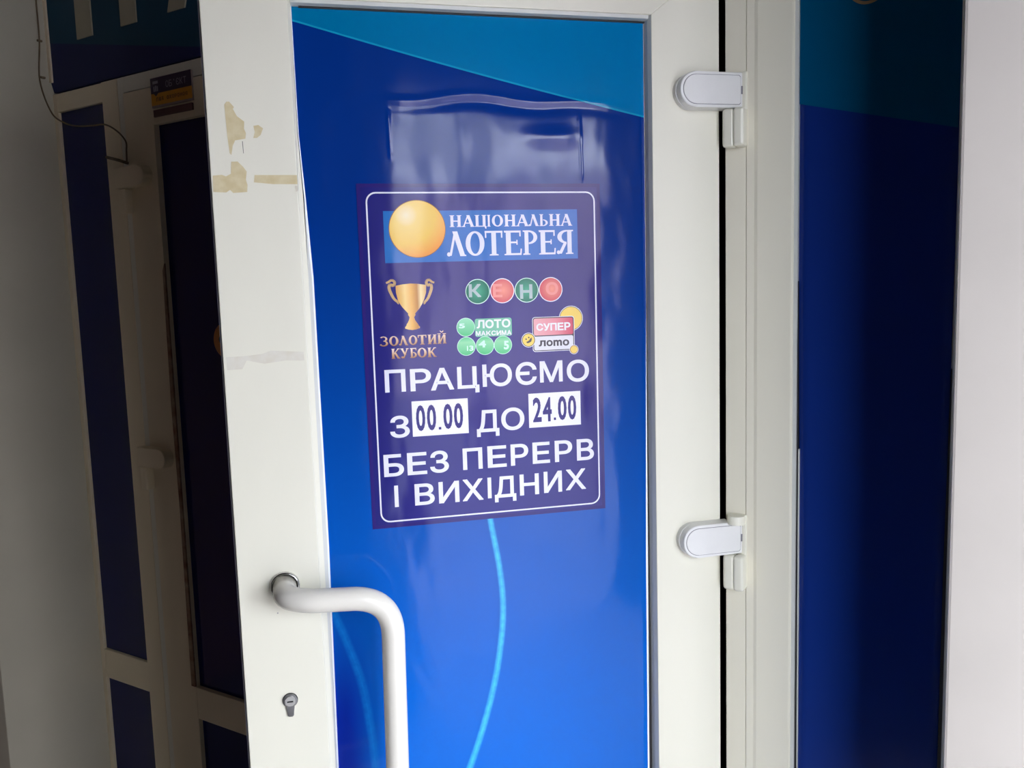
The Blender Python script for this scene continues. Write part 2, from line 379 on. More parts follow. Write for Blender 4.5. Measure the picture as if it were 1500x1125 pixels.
def serif_glyph(ch):
    g = []
    if ch in 'НИЙЦ':
        h = .85 if ch == 'Й' else 1.0
        g += [_S(.2, 0, .2, h, T), _S(.8, 0, .8, h, T)] + _ser(.2, .4) + _ser(.8, .4)
        if ch == 'Н': g.append(_B(.2, .8, .5, t_))
        if ch in 'ИЙ': g.append([(.22, .12), (.34, .12), (.8, .88), (.68, .88)])
        if ch == 'Ц': g += [_B(.2, .85, .04, t_), [(.82, .04), (1.0, .04), (.98, -.18), (.88, -.16)]]
        if ch == 'Й':
            g = [[(x, z*.78) for x, z in p] for p in g] + _arc(.5, 1.0, .2, .14, PI, 2*PI, .08, .06)
    elif ch == 'I': g += [_S(.5, 0, .5, 1, .6)] + _ser(.5, 1.0)
    elif ch == 'А': g += [_S(.12, 0, .48, 1, .1), _S(.82, 0, .48, 1, .24), _B(.2, .72, .32, .08)] + _ser(.12, .26, False) + _ser(.82, .34, False)
    elif ch == 'Л': g += [_S(.18, .02, .46, 1, .12), _S(.82, 0, .44, 1, .26), circ(.1, .08, .1, .085, 14)] + _ser(.84, .32, False)
    elif ch == 'О': g += _arc(.5, .5, .5, .5, 0, 2*PI, .25, .08, 32)
    elif ch == 'Ь': g += [_S(.22, 0, .22, 1, .26)] + _ser(.22, .44) + _arc(.4, .28, .55, .28, -PI/2, PI/2, .26, .07)
    elif ch == 'Т': g += [_S(.5, 0, .5, 1, .26), _B(0, 1, .96, .08), _S(.05, .72, .05, 1, .08), _S(.95, .72, .95, 1, .08)] + _ser(.5, .5, False)
    elif ch in 'ЕБ':
        g += [_S(.24, 0, .24, 1, .27), _B(.02, .92, .96, .08), _S(.9, .76, .9, 1, .08)] + _ser(.24, .48)
        if ch == 'Е': g += [_B(.2, .95, .04, .08), _B(.2, .72, .52, .07), _S(.92, 0, .95, .26, .08), _S(.72, .42, .72, .62, .07)]
        else: g += _arc(.42, .29, .56, .29, -PI/2, PI/2, .26, .07)
    elif ch == 'Р': g += [_S(.24, 0, .24, 1, .27)] + _ser(.24, .5) + _arc(.4, .72, .6, .28, -PI/2, PI/2, .27, .07)
    elif ch == 'Я': g += [_S(.78, 0, .78, 1, .26)] + _ser(.78, .46) + _arc(.6, .72, .55, .28, PI/2, 1.5*PI, .26, .07) + [_S(.2, .02, .52, .46, .2), circ(.1, .08, .1, .08, 12)]
    elif ch == 'З': g += _arc(.42, .74, .5, .26, -PI/2, PI*.8, .24, .07) + _arc(.42, .28, .56, .28, -PI*.85, PI/2, .25, .07) + [circ(.1, .14, .1, .08, 12)]
    elif ch == 'К': g += [_S(.2, 0, .2, 1, .26), _S(.3, .45, .8, .97, .11), _S(.82, 0, .44, .58, .24)] + _ser(.2, .4) + _ser(.84, .34, False) + [_B(.68, .98, .97, .06)]
    elif ch == 'У': g += [_S(.55, .35, .16, 1, .24), _S(.4, .08, .84, 1, .11), circ(.22, .09, .14, .09, 12), _B(.2, .44, .05, .08), _B(0, .36, .97, .06), _B(.68, 1, .97, .06)]
    return g
def serif_row(items, y, mat, parent, name='letter'):
    for ch, xl, xr, z0, z1 in items:
        if ch == 'Ц': z0 = z0+.005
        P = [[(xl+u*(xr-xl), z0+v*(z1-z0)) for u, v in p] for p in serif_glyph(ch)]
        vs, fs = union_tris([[(x*100, z*100) for x, z in p] for p in P], 1e-6)
        me = bpy.data.meshes.new(name); me.from_pydata([(x/100, y, z/100) for x, z in vs], [], fs); me.update()
        if me.polygons[0].normal.y < 0: me.flip_normals()
        link(name, me, mat, parent)

# ------------------------------------------------------------------ setting: ground, porch, walls
ZF = -0.2
tag(box('floor', -2.75, 2.65, -2.65, 2.6, ZF-.1, ZF, M_FLOOR), 'dull tiled floor of the recessed shop porch', 'floor', kind='structure')
tag(box('pavement', -40, 60, -60, -.3, ZF-.2, ZF-.1, M_PAVE), 'grey street pavement outside the porch', 'pavement', kind='structure')
tag(box('ceiling', -2.75, 2.65, -2.65, .35, 2.85, 3.0, M_PORCH), 'dark plaster ceiling over the shop porch', 'ceiling', kind='structure')
bm = bmesh.new(); add_box(bm, 2.5, 2.65, -1.95, -1.18, 2.40, 2.85); add_box(bm, 2.5, 2.65, -1.18, -.31, 2.22, 2.85); add_box(bm, 1.04, 2.5, -1.95, -1.8, 2.36, 2.85)
tag(fin(bm, 'beam', M_PORCH), 'unseen beam added at the porch corner to cut light from above', 'beam', kind='structure')  # added out of view; its drop keeps light off the upper leaf
bm = bmesh.new(); add_box(bm, -2.6, -2.046, -.31, .12, ZF, 2.85, .004)
tag(fin(bm, 'wall_left', M_WALL_L), 'dim cream plaster wall beside the left narrow window', 'wall', kind='structure')
tag(box('column', 2.5, 2.65, -1.46, -1.18, ZF, 2.40, M_PORCH), 'unseen column added to dim one band of the film reflection', 'column', kind='structure')  # added out of view to darken the hinge side of the reflection
tag(box('wall_occluder', .84, 1.04, -2.5, -1.62, ZF, 2.85, M_PORCH), 'unseen dark wall added to block light and cut the film reflection', 'wall', kind='structure')  # added occluder: ends the reflection sharply and shields the left side
tag(box('reflected_building', 9, 14, -10.5, -4, ZF-.1, 3.05, M_REFL_BLDG), 'unseen pale pinkish building added to tone down the film reflection', 'building', kind='structure')  # added out of view; sized to dim the lower reflected sky
tag(box('wall_far_left', -2.75, -2.6, -2.5, .12, ZF, 2.85, M_BROWN), 'brown plaster wall at the far left', 'wall', kind='structure')
tag(box('wall_back_block', -2.75, 1.04, -2.65, -2.5, ZF, 2.85, M_PORCH), 'unseen dark wall added behind the camera to block light', 'wall', kind='structure')  # added out of view, dark, so the left side stays dim
bm = bmesh.new(); add_box(bm, .399, 6.0, -.31, .12, ZF, 3.0, .004)
tag(fin(bm, 'wall_right', M_WALL_R), 'pale pinkish white wall right of the blue side window', 'wall', kind='structure')
bm = bmesh.new()
add_box(bm, -2.75, 3.0, 2.5, 2.6, ZF, 3.0); add_box(bm, -2.75, -2.65, .12, 2.5, ZF, 3.0); add_box(bm, 2.9, 3.0, .12, 2.5, ZF, 3.0); add_box(bm, -2.75, 3.0, .12, 2.6, 2.9, 3.0); add_box(bm, -2.65, 2.9, .12, 2.5, ZF-.1, ZF)
tag(fin(bm, 'wall_interior', M_PORCH), 'unlit room behind the doors', 'wall', kind='structure')
tag(box('wall_lintel', -2.046, .402, .02, .12, 2.07, 2.85, M_WALL_L), 'lintel wall above the doors behind the sign board', 'wall', kind='structure')

# ------------------------------------------------------------------ frames in the facade plane (Y = 0, outward = -Y)
# trim_1: one continuous white door frame with the two window units beside it
def film_panel_outer(name, x0, x1, z0, z1, y, mat, parent):
    return box(name, x0, x1, y, y+.02, z0, z1, mat, parent, .0015, 1)
# ---- window_2 : right narrow side window
w2 = empty('window_2', (0, 0, 0)); tag(w2, 'narrow white framed window with teal and navy film, right of the open door', 'window', kind='structure')
bm = bmesh.new()
pr = [(.0405, .07), (.0405, -.003), (.0415, -.004), (.055, -.004), (.061, -.0058), (.1195, -.0058), (.1225, -.005), (.1235, -.003), (.1235, .07)]
lo = [bm.verts.new((x, y, ZF)) for x, y in pr]; hi = [bm.verts.new((x, y, 2.12)) for x, y in pr]
bm.faces.new(lo); bm.faces.new(hi[::-1])
for i in range(len(pr)): bm.faces.new((lo[i], lo[(i+1) % len(pr)], hi[(i+1) % len(pr)], hi[i]))
fin(bm, 'frame_post', M_PVC_JAMB, w2)
bm = bmesh.new(); add_box(bm, .3785, .402, -.004, .07, ZF, 2.12, .002); add_box(bm, .1235, .3785, -.004, .07, 2.04, 2.12, .002); add_box(bm, .1235, .3785, -.004, .07, .27, .37, .002); add_box(bm, .1235, .3785, -.004, .07, ZF, -.1, .002)
fin(bm, 'frame_rail', M_PVC_JAMB, w2)
prism('bead', [(.1235, .37), (.1300, .37), (.1300, 2.04), (.1235, 2.04)], -.002, .018, M_BEAD, w2)
prism('bead', [(.3785, .37), (.3750, .37), (.3760, 1.35), (.3760, 2.04), (.3785, 2.04)], 0, .018, M_BEAD, w2)
prism('gasket', [(.1302, .37), (.1345, .37), (.1335, 1.1), (.131, 1.5), (.1302, 1.5)], .003, .018, M_GASKET, w2)
prism('gasket', [(.3750, .37), (.3690, .37), (.3700, 1.0), (.3735, 1.35), (.3752, 1.35)], .004, .018, M_GASKET, w2)
prism('panel_edge', [(.1345, .37), (.1358, .37), (.135, 1.2), (.133, 1.2)], .002, .018, M_BEAD, w2)
def w2_right(z):
    P = [(.37, .3680), (1.0, .3700), (1.35, .3735), (1.75, .3758), (2.04, .3758)]
    for (a, b), (c, d) in zip(P, P[1:]):
        if z <= c: return b+(d-b)*(z-a)/(c-a)
    return P[-1][1]
def w2_left(z): return .1358 if z < 1.0 else (.1358-(z-1.0)/.5*.0053 if z < 1.5 else .1305)
def film_sheet(name, lf, rf, z0, z1, yf, mat, parent, nu=12, nz=60, outward=-1):
    vs, fs = [], []
    for j in range(nz+1):
        z = z0+(z1-z0)*j/nz
        for i in range(nu+1):
            a, b = lf(z), rf(z); x = a+(b-a)*i/nu
            vs.append((x, yf(x, z), z))
    for j in range(nz):
        for i in range(nu):
            k = j*(nu+1)+i; f = (k, k+1, k+nu+2, k+nu+1)
            fs.append(f)
    me = bpy.data.meshes.new(name); me.from_pydata(vs, [], fs); me.update()
    if me.polygons[0].normal.y*outward < 0: me.flip_normals()
    return link(name, me, mat, parent, True)
sm = lambda t: max(0, min(1, t))**2*(3-2*max(0, min(1, t)))
def y_w2(x, z):   # film lifts and curls gently at its side edges
    return .004 + .004*sm(1-(x-w2_left(z))/.012) + .003*sm(1-(w2_right(z)-x)/.010)
film_sheet('film', w2_left, w2_right, .37, 2.04, y_w2, M_FILM_SIDE, w2, 40, 60)
flat_polys('teal_band', [[(.1345, 1.8014), (.3745, 1.7338), (.3757, 2.04), (.1305, 2.04), (.1305, 1.8026)]], .0036, M_TEAL_S, w2, -1)
flat_polys('ring_mark', [(circ(.2379, 1.979, .032), [circ(.2379, 1.979, .027)])], .0031, M_RING, w2, -1)
film_panel_outer('lower_panel', .131, .378, -.1, .27, .004, M_FILM_SIDE, w2)
box('infill', .131, .378, .012, .03, .37, 2.04, M_BEAD, w2)

# ---- window_1 : left narrow side window
w1 = empty('window_1', (0, 0, 0)); tag(w1, 'narrow dim window with navy panels at the far left', 'window', kind='structure')
bm = bmesh.new(); add_box(bm, -2.046, -2.026, -.003, .07, ZF, 2.12, .002); add_box(bm, -1.802, -1.7295, -.006, .07, ZF, 2.12, .0006)
add_box(bm, -2.026, -1.802, -.003, .07, 2.067, 2.12, .002); add_box(bm, -2.026, -1.802, -.003, .07, .297, .392, .002); add_box(bm, -2.026, -1.802, -.003, .07, ZF, -.1, .002)
fin(bm, 'frame', M_PVC_LEFT, w1)
film_panel_outer('film', -2.026, -1.802, .392, 2.067, .006, M_FILM_LEFT, w1)
film_panel_outer('lower_panel', -2.026, -1.802, -.1, .297, .006, M_FILM_LEFT, w1)

# ---- trim: door frame jambs and head
bm = bmesh.new()
add_box(bm, .0022, .0398, -.002, .07, ZF, 2.12, .0015); add_box(bm, -1.728, -1.702, -.006, .07, ZF, 2.12, .0006); add_box(bm, -1.702, .0022, -.006, .07, 2.078, 2.12, .0006); add_box(bm, -1.702, .0045, 0.03, .07, ZF-.0, ZF+.03, .0015)
add_box(bm, .0000, .0022, .02, .07, ZF+.03, 2.078)
tag(fin(bm, 'trim_1', M_PVC_JAMB), 'white frame around the double door, holding the hinges', 'door frame', kind='structure')

# ---- door_2 : closed left leaf
d2 = empty('door_2', (-1.699, -.012, ZF)); box('gasket', -.0029, -.0002, .004, .03, .03, 2.072-ZF, M_GASKET, d2); tag(d2, 'closed dim door leaf with navy panels behind the open door', 'door', kind='structure')  # dark strip added in the hinge-side gap to hide its lit edge
def D2(x): return x+1.699
bm = bmesh.new(); y0, y1 = 0, .072
H2 = 2.074-ZF
add_box(bm, 0, .129, y0, y1, .03+.0, H2, .002); add_box(bm, .70, .80, y0, y1, .03, H2, .002); add_box(bm, .129, .70, y0, y1, 1.974-ZF, H2, .002)
add_box(bm, .129, .70, y0, y1, .273-ZF, .370-ZF, .002); add_box(bm, .129, .70, y0, y1, .03, .12, .002)
fin(bm, 'frame', M_PVC_LEFT, d2)
box('film', .129, .70, .014, .034, .370-ZF, 1.974-ZF, M_FILM_LEFT, d2)
box('lower_panel', .129, .70, .014, .034, .12, .273-ZF, M_FILM_LEFT, d2)
prism('stained_bead', [(.112, .372-ZF), (.129, .372-ZF), (.129, 1.60-ZF), (.120, 1.58-ZF), (.114, 1.2-ZF), (.118, .9-ZF)], -.003, .002, M_STAIN, d2)
prism('bead', [(.119, 1.60-ZF), (.129, 1.60-ZF), (.129, 1.974-ZF), (.119, 1.974-ZF)], -.003, .002, M_PVC_LEFT, d2)
prism('bead', [(.119, 1.974-ZF), (.70, 1.974-ZF), (.70, 1.981-ZF), (.119, 1.981-ZF)], -.003, .002, M_PVC_LEFT, d2)
disc_y('orange_mark', D2(-1.359), 1.387-ZF, .047, .0125, .0140, M_ORANGE, d2)
disc_y('dark_mark', D2(-1.372), 1.389-ZF, .012, .0115, .0125, M_DARK, d2)
def hinge2(z):
    h = empty('hinge', (0, 0, z-ZF)); h.parent = d2
    # bracket: rounded at the leaf side (right), knuckle to the left
    P = [(-.022, -.028), (.078, -.028)] + [(.078+.027*math.sin(a), -.028*math.cos(a)) for a in [PI*i/12 for i in range(1, 12)]] + [(.078, .028), (-.022, .028)]
    prism('hinge_cover', P, 0, -.030, M_PVC_LEFT, h, .004)
    bm = bmesh.new(); add_box(bm, -.020, .010, -.026, .008, -.098, -.029, .008, 3); fin(bm, 'knuckle', M_PVC_LEFT, h)
    return h
hinge2(1.842); hinge2(1.050)
# leaf swings in front of frame: small latch cover strip where leaves meet
box('meeting_strip', .80, .812, -.004, .01, .03, H2, M_PVC_LEFT, d2, .002)

# ------------------------------------------------------------------ door_1 : the open leaf  (local x = distance from hinge, y = outward, z up)
ANG = math.atan2(-0.70193747, -0.71223858)
d1 = empty('door_1', (0, 0, 0), ANG); tag(d1, 'open white door leaf with glossy blue film, pull handle and poster', 'door', kind='structure')
LX, ZB, ZT = .884, -.13, 2.068
bm = bmesh.new()
def mitred(bm, quad, y0, y1, b=.0022):
    vs = [bm.verts.new((x, y0, z)) for x, z in quad]+[bm.verts.new((x, y1, z)) for x, z in quad]
    fs = [bm.faces.new(vs[:4]), bm.faces.new(vs[4:][::-1])]
    for i in range(4): fs.append(bm.faces.new((vs[i], vs[(i+1) % 4], vs[4+(i+1) % 4], vs[4+i])))
    es = list({e for f in fs for e in f.edges}); bmesh.ops.recalc_face_normals(bm, faces=fs)
    bmesh.ops.bevel(bm, geom=es, offset=b, segments=2, profile=.5, affect='EDGES')
gI = .0003
xi0, xi1, zi0, zi1 = .139, .7512, .40, 1.968
def leaf_piece(name, quad):
    bm = bmesh.new(); mitred(bm, quad, -.07, 0, .0015); return fin(bm, name, M_PVC, d1)
leaf_piece('stile', [(LX, ZB), (LX, ZT), (xi1, zi1+.001), (xi1, ZB)])
leaf_piece('stile', [(.01, ZB), (.01, ZT), (xi0, zi1+.001), (xi0, ZB)])
leaf_piece('top_rail', [(.01+gI, ZT), (LX-gI, ZT), (xi1-gI, zi1), (xi0+gI, zi1)])
leaf_piece('lower_rail', [(xi0, .30), (xi1, .30), (xi1, .40), (xi0, .40)])
leaf_piece('bottom_rail', [(xi0, ZB), (xi1, ZB), (xi1, ZB+.1), (xi0, ZB+.1)])
box('grey_edge_strip', LX, LX+.0028, -.016, -.006, ZB, ZT, M_GREYSTRIP, d1)  # thin grey strip along the latch edge
# infill panel and its beads
box('infill_panel', .142, .748, -.045, -.024, .40, zi1, M_EDGE, d1)
prism('lower_panel', [(xi0, ZB+.1), (xi1, ZB+.1), (xi1, .30), (xi0, .30)], -.045, -.02, M_FILM, d1)
def lint(P, z):
    if z <= P[0][0]: return P[0][1]
    for (a, b), (c, d) in zip(P, P[1:]):
        if z <= c: return b+(d-b)*(z-a)/(c-a)
    return P[-1][1]
FL = [(.40, .7390), (.674, .7372), (1.07, .7331), (1.53, .7345), (1.66, .7400), (1.76, .7455), (1.968, .7463)]   # film edge, latch side
FR = [(.40, .1540), (.60, .1535), (1.0, .1520), (1.30, .1485), (1.45, .1462), (1.968, .1455)]                       # film edge, hinge side
# latch-side bead: flat lip with a groove, then the white cut edge of the panel
zs = [.40, .674, 1.07, 1.53, 1.66, 1.76, 1.968]
def strip(name, fa, fb, ya, yb, mat, zs=zs, depth=.012):
    bm = bmesh.new(); A = []
    for z in zs:
        a, b = fa(z), fb(z)
        A.append([bm.verts.new((a, ya, z)), bm.verts.new((b, yb, z)), bm.verts.new((b, yb-depth, z)), bm.verts.new((a, ya-depth, z))])
    for p, q in zip(A, A[1:]):
        for i in range(4): bm.faces.new((p[i], p[(i+1) % 4], q[(i+1) % 4], q[i]))
    bm.faces.new(A[0]); bm.faces.new(A[-1][::-1])
    return fin(bm, name, mat, d1)
fl = lambda z: lint(FL, z); fr = lambda z: lint(FR, z)
strip('bead', lambda z: .7510, lambda z: max(fl(z)+.0045, .7430)-.0005 if fl(z) < .745 else .7475, -.003, -.010, M_PVC)
strip('bead', lambda z: .7425 if fl(z) < .742 else fl(z)+.001, lambda z: fl(z)+.0022, -.011, -.018, M_BEAD)
strip('panel_edge', lambda z: fl(z)+.0030, lambda z: fl(z), -.0165, -.0185, M_EDGE, depth=.004)
# hinge-side bead: its shaded return faces the panel; black gasket gap and white panel edge appear below
strip('bead', lambda z: .1390, lambda z: .1425, -.0002, -.010, M_BEAD)
strip('bead', lambda z: .1425, lambda z: .1440, -.010, -.022, M_BEAD)
strip('gasket', lambda z: .1440, lambda z: max(.1445, fr(z)-.0012), -.0232, -.0232, M_GASKET, depth=.003)
strip('panel_edge', lambda z: fr(z)-.0008 if z > 1.3 else fr(z)-.0036, lambda z: fr(z)+.0004, -.0215, -.0212, M_EDGE, depth=.002)
box('bead', .1425, .748, -.020, -.003, zi1-.0065, zi1, M_BEAD, d1, .001)
box('gasket', .1425, .735, -.0215, -.018, zi1-.0095, zi1-.006, M_GASKET, d1)
# film sheet with the real creases in it
def ridge(x, z):
    zc = 1.8165+.010*math.sin((x-.2)*7.0)*math.exp(-((x-.45)/.3)**2)+.004*math.sin(x*31)
    env = sm((x-.17)/.05)*sm((.66-x)/.10)
    d = (z-zc)
    h = .0010*math.exp(-(d/.0045)**2)*env - .0010*math.exp(-((d+.012)/.007)**2)*env*(.6+.4*math.sin(x*19))
    # short upright creases
    for cx, z0, z1, a in ((.5985, 1.72, 1.81, .0007), (.2665, 1.68, 1.81, .0005)):
        h += a*math.exp(-((x-cx-.02*(z-1.75))/.0022)**2)*sm((z-z0)/.02)*sm((z1-z)/.02)
    return h
def y_film(x, z):
    e = .0025*sm(1-(fl(z)-x)/.010)+.0012*sm(1-(x-fr(z))/.008)
    blister = .0010*math.exp(-(((x-.315)/.045)**2+((z-1.762)/.014)**2))
    return -.0206 - e*.3 + ridge(x, z) + blister
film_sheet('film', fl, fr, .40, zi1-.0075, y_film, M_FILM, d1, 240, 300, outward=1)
# teal field printed over the top of the film
TE = lambda x: 1.9385+(x-.7458)/(.1439-.7458)*(1.7977-1.9385)-.004*math.sin((x-.144)/.602*PI)
def sheet_between(name, xs, lo, hi, y, mat, off=.0004, nz=30):
    vs, fs = [], []
    for x in xs:
        for j in range(nz+1):
            z = lo(x)+(hi(x)-lo(x))*j/nz; vs.append((x, y_film(x, z)+off if y is None else y, z))
    for i in range(len(xs)-1):
        for j in range(nz):
            k = i*(nz+1)+j; fs.append((k, k+nz+1, k+nz+2, k+1))
    me = bpy.data.meshes.new(name); me.from_pydata(vs, [], fs); me.update()
    if me.polygons[0].normal.y < 0: me.flip_normals()
    return link(name, me, mat, d1, True)
xs = [.1460+(.7455-.1460)*i/160 for i in range(161)]
sheet_between('teal_band', xs, TE, lambda x: zi1-.0078, None, M_TEAL)
sheet_between('teal_band_edge', xs, lambda x: TE(x)-.0008, lambda x: TE(x)+.0022, None, M_TEAL_EDGE, .0007, 2)
def swoosh(name, pts, w0, w1, mat):
    P = smooth_path([(x, 0, z) for x, z in pts], 12); vs, fs, uv = [], [], []
    n = len(P)
    for i, p in enumerate(P):
        t = (P[min(i+1, n-1)]-P[max(i-1, 0)]).normalized(); nn = Vector((-t.z, 0, t.x)); w = w0+(w1-w0)*i/(n-1)
        for j in range(5):
            q = p+nn*w*(j/4-.5); vs.append((q.x, -.0202, q.z)); uv.append((i/n, j/4))
    for i in range(n-1):
        for j in range(4): k = i*5+j; fs.append((k, k+1, k+6, k+5))
    me = bpy.data.meshes.new(name); me.from_pydata(vs, [], fs); me.update()
    if me.polygons[0].normal.y < 0: me.flip_normals()
    ul = me.uv_layers.new(name='UVMap')
    for l in me.loops: ul.data[l.index].uv = uv[l.vertex_index]
    return link(name, me, mat, d1, True)
swoosh('printed_swoosh', [(.452, 1.11), (.4472, 1.0803), (.4337, .9903), (.4311, .9131), (.4428, .8238), (.4649, .7352), (.5003, .6349), (.56, .50), (.60, .42)], .014, .018, M_FILM_S)
swoosh('printed_swoosh', [(.7330, .9600), (.7302, .9489), (.7098, .8907), (.6896, .8191), (.679, .7414), (.6731, .6633), (.67, .55), (.672, .42)], .020, .022, M_FILM_S2)
# glue left by torn tape on the latch stile
def residue(polys, mat): return flat_polys('tape_residue', polys, .0004, mat, d1)
residue([[(.8808, 1.6921), (.867, 1.6935), (.861, 1.691), (.8532, 1.695), (.8515, 1.7138), (.8419, 1.7142), (.834, 1.706), (.829, 1.6988), (.831, 1.686), (.829, 1.678), (.8301, 1.6667), (.8514, 1.6652), (.856, 1.670), (.862, 1.666), (.8815, 1.6668)]], M_TAPE)
residue([[(.8173, 1.6932), (.7488+.003, 1.6933), (.7516, 1.6789), (.7902, 1.679), (.819, 1.6818)]], M_TAPE)
residue([[(.8565, 1.8013), (.8530, 1.8060), (.8489, 1.8061), (.8422, 1.7979), (.8440, 1.795), (.8385, 1.784), (.828, 1.7758), (.829, 1.765), (.8265, 1.758), (.8278, 1.7496), (.8436, 1.7467), (.8477, 1.7382), (.8505, 1.7241), (.853, 1.7269), (.855, 1.7531)]], M_TAPE)
residue([[(.8146, 1.7695), (.807, 1.771), (.8, 1.7659), (.8043, 1.7555), (.8100, 1.751), (.8157, 1.7507), (.813, 1.760)]], M_TAPE)
residue([[(.8788, 1.4051), (.850, 1.4055), (.8227, 1.4079), (.8087, 1.4126), (.7570, 1.4084), (.7565, 1.3939), (.7855, 1.3954), (.8202, 1.3917), (.8472, 1.3983), (.8548, 1.3845), (.8785, 1.3839)]], M_TAPE2)
residue([[(.833, 1.7455), (.8325, 1.727), (.8318, 1.727), (.8322, 1.7455)]], M_GASKET)
prism('tape_scrap', [(.7560, 1.6760), (.7520, 1.6765), (.7512, 1.6690), (.7545, 1.6665)], 0, .0012, M_TAPE2, d1)
residue([circ(.8235, .9700, .0012, n=10)], M_STEEL)

# pull handle
hd = empty('door_handle', (.809, 0, 1.016)); hd.parent = d1
def lo_(p): return (p[0]-.809, p[1], p[2]-1.016)
P = fillet([(.8090, 0.0, 1.0160), (.8085, .050, 1.0130), (.772, .068, 1.0090), (.637, .072, 1.0030), (.642, .072, .630), (.778, .068, .640), (.8085, .050, .646), (.809, 0.0, .646)], .070, 16)
tube('grip', [lo_(p) for p in P], .0193, M_HANDLE, hd, 28)
for z in (0, -.37):
    disc_y('rosette', 0, z+.0, .0245, 0, .006, M_CHROME, hd, .0020, hole=.0200)
# euro cylinder lock
lk = empty('lock_cylinder', (.8118, 0, .8145)); lk.parent = d1
body = [(.0120*math.cos(a), .0120*math.sin(a)) for a in [math.radians(-62)+math.radians(304)*i/30 for i in range(31)]]
body += [(-.0052, -.026), (-.003, -.0285), (.003, -.0285), (.0052, -.026)]
prism('cylinder_body', body, -.002, .004, M_STEEL, lk, .0012)
disc_y('plug', 0, 0, .0088, .004, .007, M_PLUG, lk, .0015)
box('key_slot', -.0050, .0050, .0069, .0073, -.0012, .0012, M_DARK, lk)
disc_y('shadow_ring', 0, 0, .0128, 0, .0012, M_DARK, lk, hole=.0118)

# hinges of the open leaf
def hinge1(zc):
    h = empty('hinge', (0, 0, zc)); h.parent = d1
    hh = .0305; xr = -.0215; xe = .0985
    def outline(xe, hh, r, xr):
        P = [(xr, -hh+.003), (xr+.003, -hh)]
        P += [(xe-r, -hh)] + [(xe-r+r*math.sin(a), -hh*math.cos(a)) for a in [PI*i/16 for i in range(1, 16)]] + [(xe-r, hh)]
        P += [(xr+.003, hh), (xr, hh-.003)]
        return P
    prism('hinge_base', outline(xe+.0015, hh, .030, xr+.02)[:], 0.0002, .012, M_HINGE, h)
    prism('hinge_body', outline(xe, hh, .030, xr), .012, .0300, M_HINGE, h, .003)
    prism('hinge_cover', outline(xe-.0058, hh-.0058, .0245, xr+.0060), .0290, .0312, M_HINGE, h, .0011)
    prism('cover_groove', outline(xe-.0050, hh-.0050, .0250, xr+.0054), .0295, .03012, M_DARK if False else M_GREYSTRIP, h)
    box('grub_screw', xr+.0018, xr+.0046, .0296, .0305, -.007, .007, M_GREYSTRIP, h)
    # barrel fixed on the frame, square to the facade
    r = empty('knuckle', (0, 0, 0), -ANG); r.parent = h
    return h, r
def cyl_rounded(name, x0, x1, y0, y1, z0, z1, mat, parent, bev): 
    bm = bmesh.new(); add_box(bm, x0, x1, y0, y1, z0, z1, bev, 4); o = fin(bm, name, mat, parent)
    for p in o.data.polygons: p.use_smooth = True
    return o
def knuckle(name, zc, top):
    """the hinge's barrel, fixed to the frame, as one mesh in the facade's own axes"""
    bm = bmesh.new()
    add_box(bm, .0035, .0255, -.028, -.001, zc-.0985, zc-.0315, .008, 4)
    add_box(bm, .0235, .0435, -.031, -.001, zc-.0985, zc-.0315, .008, 4)
    add_box(bm, .0300, .0425, -.008, -.001, zc-.06, zc+top, .003, 2)
    if top > .035:
        n = 20; R = .0125
        for k in range(n):
            pass
    return bm
for zc, top in ((1.8375, .0325), (1.0270, .0440)):
    h, r = hinge1(zc)
    bpy.data.objects.remove(r)
    bm = knuckle('knuckle', zc, top)
    if top > .035:
        bmesh.ops.create_cone(bm, cap_ends=True, segments=28, radius1=.0165, radius2=.0155, depth=.016, matrix=Matrix.Translation((.026, -.0165, zc+top-.008)))
    rot = Matrix.Rotation(-ANG, 4, 'Z'); bmesh.ops.transform(bm, matrix=Matrix.Translation((0, 0, -zc)) @ rot, verts=bm.verts)
    fin(bm, 'knuckle', M_PVC, h)

# ------------------------------------------------------------------ poster on the open leaf (own object, same axes as the leaf)
po = empty('poster', (0, 0, 0), ANG)
tag(po, 'indigo lottery opening-hours poster with gold ball, trophy and white lettering on the open door', 'poster')
Y0 = -.0199; dy = .00016
def ly(k): return Y0+k*dy
PX0, PX1, PZ0, PZ1 = .2315, .6575, 1.0932, 1.6822
bm = bmesh.new(); add_box(bm, PX0, PX1, Y0-.0005, Y0, PZ0, PZ1); fin(bm, 'sheet', M_POSTER, po)
E_ = .006
flat_polys('violet_edge', [([(PX0, PZ0), (PX1, PZ0), (PX1, PZ1), (PX0, PZ1)], [[(PX0+E_, PZ0+E_), (PX1-E_, PZ0+E_), (PX1-E_, PZ1-E_), (PX0+E_, PZ1-E_)]])], ly(.5), M_POSTER_EDGE, po)
flat_polys('border_line', [(rrect(.2412, .6432, 1.1032, 1.6686, .017), [rrect(.2438, .6406, 1.1058, 1.6660, .0145)])], ly(1), M_WHITE, po)
flat_polys('logo_banner', [[(.2746, 1.5515), (.6153, 1.5505), (.6153, 1.6370), (.2746, 1.6376)]], ly(1), M_BANNER, po)
flat_polys('logo_ball_rim', [circ(.5587, 1.6068, .0484, n=64)], ly(2), M_BALLRIM, po)
flat_polys('logo_ball', [circ(.5587, 1.6068, .0474, n=64)], ly(3), M_BALL, po)
